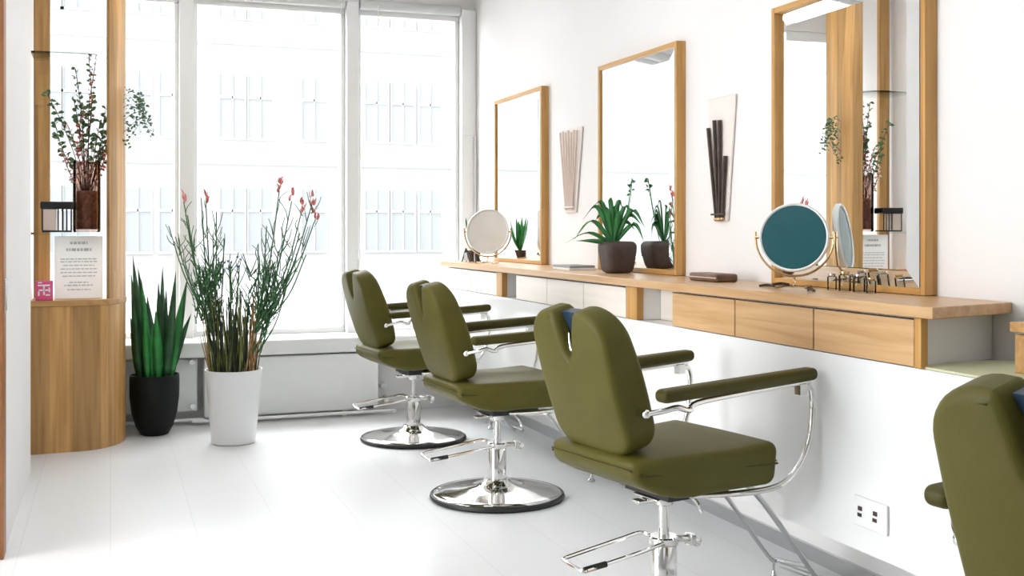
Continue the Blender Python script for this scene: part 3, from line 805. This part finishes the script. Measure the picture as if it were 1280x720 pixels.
def round_mirror(loc, rz, tilt, R, face, label, rim='white_plastic'):
    t = thing('table_mirror', label, 'mirror', loc, rz, 'round table mirrors on the counter')
    hz_ = R+.055
    # disc faces local -x (towards the viewer), tilted about y
    xf = Matrix.Translation((0, 0, hz_)) @ Matrix.Rotation(tilt, 4, 'Y') @ Matrix.Rotation(-PI/2, 4, 'Y')
    d = MB(); d.lathe([(.0, .006), (R*.6, .0075), (R*.93, .006)], 48, cap=False); d.build('face', face, t, xf=xf)
    d = MB(); d.lathe([(R*.92, .0), (R*.925, .009), (R*.965, .012), (R, .007), (R, -.007), (R*.95, -.011), (R*.92, -.006)], 56, cap=False)
    d.build('rim', rim, t, xf=xf)
    d = MB(); d.lathe([(.0, -.0065), (R*.93, -.0065)], 48, cap=False); d.build('glass', 'mirror', t, xf=xf)
    fk = []
    for k in range(13):
        a = PI+PI*k/12; fk.append((0, (R+.014)*math.cos(a), hz_+(R+.014)*math.sin(a)))
    m = MB(); m.tube([(0, -(R+.014), hz_+.02)]+fk+[(0, R+.014, hz_+.02)], .0042, 8, smooth=3)
    m.tube([(0, 0, hz_-R-.014), (0, 0, .02), (-.03, 0, .006)], .004, 8, smooth=5)
    m.tube([(0, R+.016, hz_), (0, R-.004, hz_)], .005, 8, smooth=0); m.tube([(0, -R-.016, hz_), (0, -R+.004, hz_)], .005, 8, smooth=0)
    m.build('fork', 'brass', t)
    m = MB(); m.tube([(-.06, -.05, .004), (.05, -.05, .004), (.05, .05, .004), (-.06, .05, .004)], .004, 8, smooth=0)
    m.build('stand', 'brass', t)
    return t
round_mirror((2.26, 3.31, CT), math.radians(44), math.radians(8), .122, 'teal', 'round table mirror with a teal back on a bronze fork')
round_mirror((2.15, 6.34, CT), math.radians(50), math.radians(8), .138, 'ivory', 'round table mirror with an ivory back at the window end of the counter')

def flat_box(name, px, X, ln, wd, ht, mat, label, cat, rz=0.):
    yy = pxY(px, X)
    t = thing(name, label, cat, (X, yy, CT), rz)
    return t
t = thing('magazine', 'thin grey magazines lying on the counter beside the furthest mirror', 'magazine', (2.25, pxY(718, 2.25), CT), 0)
MB().box(-.075, .075, -.11, .11, 0, .010).build('cover', 'paper', t, bevel=.001)
t2 = thing('folder', 'grey folder lying on top of the magazine', 'folder', (2.245, pxY(717, 2.245), CT+.0105), .05)
MB().box(-.07, .07, -.105, .105, 0, .012).build('cover', 'grey_card', t2, bevel=.001)
t = thing('wallet_case', 'flat brown case lying on the counter between the near mirrors', 'case', (2.25, pxY(890, 2.25), CT), 0)
MB().rbox(-.05, .05, -.115, .10, 0, .032, .010, 3, 3).build('case_body', 'brown_card', t)
MB().box(-.051, .051, -.112, .098, .015, .018).build('clasp_band', 'pale_stick', t)
# small clips
for i, (px, X, r_) in enumerate(((959, 2.19, .4), (1014, 2.17, -.3), (976, 2.30, .9))):
    t = thing('hair_clip', ['dark hair clip at the left foot of the teal mirror', 'dark hair clip lying right of the teal mirror', 'dark hair clip close to the wall behind the teal mirror'][i], 'hair clip', (X, pxY(px, X), CT), r_, 'hair clips on the counter')
    MB().tube([(0, -.03, .005), (0, .0, .009), (0, .032, .004)], .0045, 6).build('clip_arm', 'stick', t)
    MB().tube([(.006, -.028, .004), (.010, .03, .003)], .003, 6, smooth=0).build('clip_spring', 'steel', t)
# glass jars before the near mirror
for i, (px, X, h_, r_) in enumerate(((1040, 2.30, .055, .016), (1056, 2.30, .065, .020), (1074, 2.31, .058, .020), (1089, 2.30, .050, .016))):
    t = thing('glass_jar', ['leftmost small glass jar beside the teal mirror', 'second glass jar from the teal mirror, the tallest', 'third glass jar from the teal mirror', 'rightmost and smallest small glass jar'][i], 'jar', (X, pxY(px, X), CT), 0, 'small glass jars on the counter')
    MB().lathe([(.0, .0), (r_, .0), (r_, h_*.8), (r_*.7, h_*.86), (r_*.7, h_*.9)], 18, cap=False).build('jar_body', 'jar_glass', t)
    MB().lathe([(r_*.78, h_*.9), (r_*.78, h_), (0, h_)], 18).build('lid', 'gold' if i % 2 else 'steel', t)
# black and grey A-shaped stand
for i, (yo, rr) in enumerate(((6.62, .2), (6.50, -.2))):
    t = thing('card_stand', ['slim dark folding card stand nearest the window', 'dark folding card stand left of the ivory mirror'][i], 'card stand', (2.10+.02*i, yo, CT), rr, 'folding card stands')
    m = MB(); m.tube([(0, -.05, .003), (0, 0, .085), (0, .05, .003)], .0045, 6, smooth=0); m.tube([(.03, -.05, .003), (.0, 0, .085), (.03, .05, .003)], .0045, 6, smooth=0)
    m.build('frame', 'stick', t); MB().box(-.003, .002, -.02, .02, .008, .06).build('card', 'grey_card', t)

# ------------------------------------------------------------------ wall holders with sticks
def holder(px, y0, y1, w0, w1, label, dark):
    X = WX-.0015; yy = pxY(px, X); d = X*.342+yy*.9397
    zt = 1.2+(287-y0)*d/1380; zb = 1.2+(287-y1)*d/1380
    t = thing('stick_holder', label, 'wall holder', (X, yy, zb), group='tapered wall holders between the mirrors')
    H = zt-zb
    m = MB(); a, b = w0/2, w1/2
    m.v = [(x, s*w, z) for x in (-.010, 0) for (s, w, z) in ((-1, b, 0), (1, b, 0), (1, a, H), (-1, a, H))]
    m.f = [(0, 3, 2, 1), (4, 5, 6, 7), (0, 1, 5, 4), (1, 2, 6, 5), (2, 3, 7, 6), (3, 0, 4, 7)]
    m.build('sleeve', 'holder', t, bevel=.004)
    spec = ([(.085, .024, .76), (.035, .008, .815), (-.008, -.006, .81), (-.052, -.026, .52)] if dark else
            [(.12, .044, .97), (.08, .03, .98), (.04, .016, .96), (0, 0, .98), (-.04, -.015, .95), (-.08, -.03, .97), (-.12, -.044, .96)])
    for i, (yt, yb, hh) in enumerate(spec):
        s = MB(); s.tube([(-.020, yb, .015), (-.022, yt, H*hh)], .0072 if dark else .006, 8, smooth=0, r2=.0085 if dark else .006)
        o = s.build('stick', 'stick' if dark else 'pale_stick', t)
        if dark: MB().ball((-.020, yb, .010), .010, 8).build('tip', 'brass', o)
    if True:
        MB().tube([(-.026, -w1/2-.004, .03), (-.026, w1/2+.004, .03)], .004, 8, smooth=0).build('band', 'holder' if not dark else 'stick', t)
holder(904, 121, 277, .225, .10, 'tapered wall holder with four thick dark brown sticks', True)
holder(715, 161, 266, .32, .15, 'tapered pale wall holder with fine beige sticks, between the two far mirrors', False)

# ------------------------------------------------------------------ added ceiling light panels, unseen, to brighten the room
for i, (x, y) in enumerate(((.6, 2.6), (.6, 4.4), (.6, 6.2), (-1.7, 3.4))):
    t = thing('ceiling_fill_panel', 'slim square light panel added on the unseen ceiling to brighten the aisle', 'lamp', (x, y, CZ), group='added ceiling light panels')
    MB().box(-.32, .32, -.32, .32, -.035, -.001).build('housing', 'white_metal', t, bevel=.004)
    em = M.get('fill_face')
    if not em:
        em, nt, b = new_mat('fill_panel_glow'); b.inputs['Emission Color'].default_value = (1, .975, .94, 1); b.inputs['Emission Strength'].default_value = 5.
        M['fill_face'] = em
    MB().box(-.30, .30, -.30, .30, -.038, -.0355).build('diffuser', em, t)

# ------------------------------------------------------------------ outside
g = MB().box(-60, 70, YW+.3, 60, -.6, -.45).build('street_ground', 'pave'); struct(g, 'pale street outside', 'ground')
bd = thing('apartment_building', 'pale building across the street seen through the windows', 'building', (4, 34, -.45))
MB().box(-26, 30, 0, 8, 0, 14.5).build('wall', 'facade', bd)
for zf in (3.6, 7.2, 10.8):
    MB().box(-26, 30, -.12, 0, zf, zf+.18).build('string_course', 'facade', bd)
F = 1380.
def out_x(px, yy): 
    r = (px-640)/F; return yy*(r*.9397+.342)/(.9397-r*.342)
for row, (z0, h) in enumerate(((1.0, 1.9), (4.4, 1.9), (8.0, 1.9))):
    for px in (60, 95, 172, 215, 290, 325, 392, 470, 503, 537, 590, 640):
        xx = out_x(px, 34)-4
        fr = MB().box(xx-.36, xx+.36, -.05, .02, z0, z0+h).build('window', 'pane_out', bd)
        m = MB(); m.box(xx-.40, xx-.36, -.08, 0, z0, z0+h); m.box(xx+.36, xx+.40, -.08, 0, z0, z0+h); m.box(xx-.36, xx+.36, -.08, 0, z0+h*.62, z0+h*.66); m.box(xx-.02, xx+.02, -.08, 0, z0, z0+h); m.box(xx-.42, xx+.42, -.1, 0, z0-.06, z0)
        m.build('window_frame', 'facade', fr)

# ------------------------------------------------------------------ world, sun, camera
wd = bpy.data.worlds.new('sky'); bpy.context.scene.world = wd; wd.use_nodes = True
nt = wd.node_tree; bg = nt.nodes['Background']
# hazy bright sky, brightest on the sun's side (ahead and to the left)
tc = nt.nodes.new('ShaderNodeTexCoord'); dt = nt.nodes.new('ShaderNodeVectorMath'); dt.operation = 'DOT_PRODUCT'
dt.inputs[1].default_value = Vector((-.62, .66, .42)).normalized()
mr = nt.nodes.new('ShaderNodeMapRange'); mr.interpolation_type = 'SMOOTHSTEP'
mr.inputs['From Min'].default_value = -.15; mr.inputs['From Max'].default_value = .95
mr.inputs['To Min'].default_value = SKY_LO; mr.inputs['To Max'].default_value = SKY_HI
nt.links.new(tc.outputs['Generated'], dt.inputs[0]); nt.links.new(dt.outputs['Value'], mr.inputs['Value'])
bg.inputs['Color'].default_value = (.97, .985, 1, 1); nt.links.new(mr.outputs['Result'], bg.inputs['Strength'])

cam = bpy.data.cameras.new('camera'); co = bpy.data.objects.new('camera', cam); C.objects.link(co)
cam.sensor_width = 36; cam.lens = 1380/1280*36; cam.shift_y = -73/1280; cam.clip_start = .05; cam.clip_end = 300
co.location = (0, 0, 1.2); co.rotation_euler = (PI/2, 0, -math.atan(502/1380))
sc = bpy.context.scene; sc.camera = co
sc.view_settings.view_transform = 'Standard'; sc.view_settings.look = 'None'; sc.view_settings.gamma = 1
sc.view_settings.use_curve_mapping = False; sc.view_settings.exposure = .2
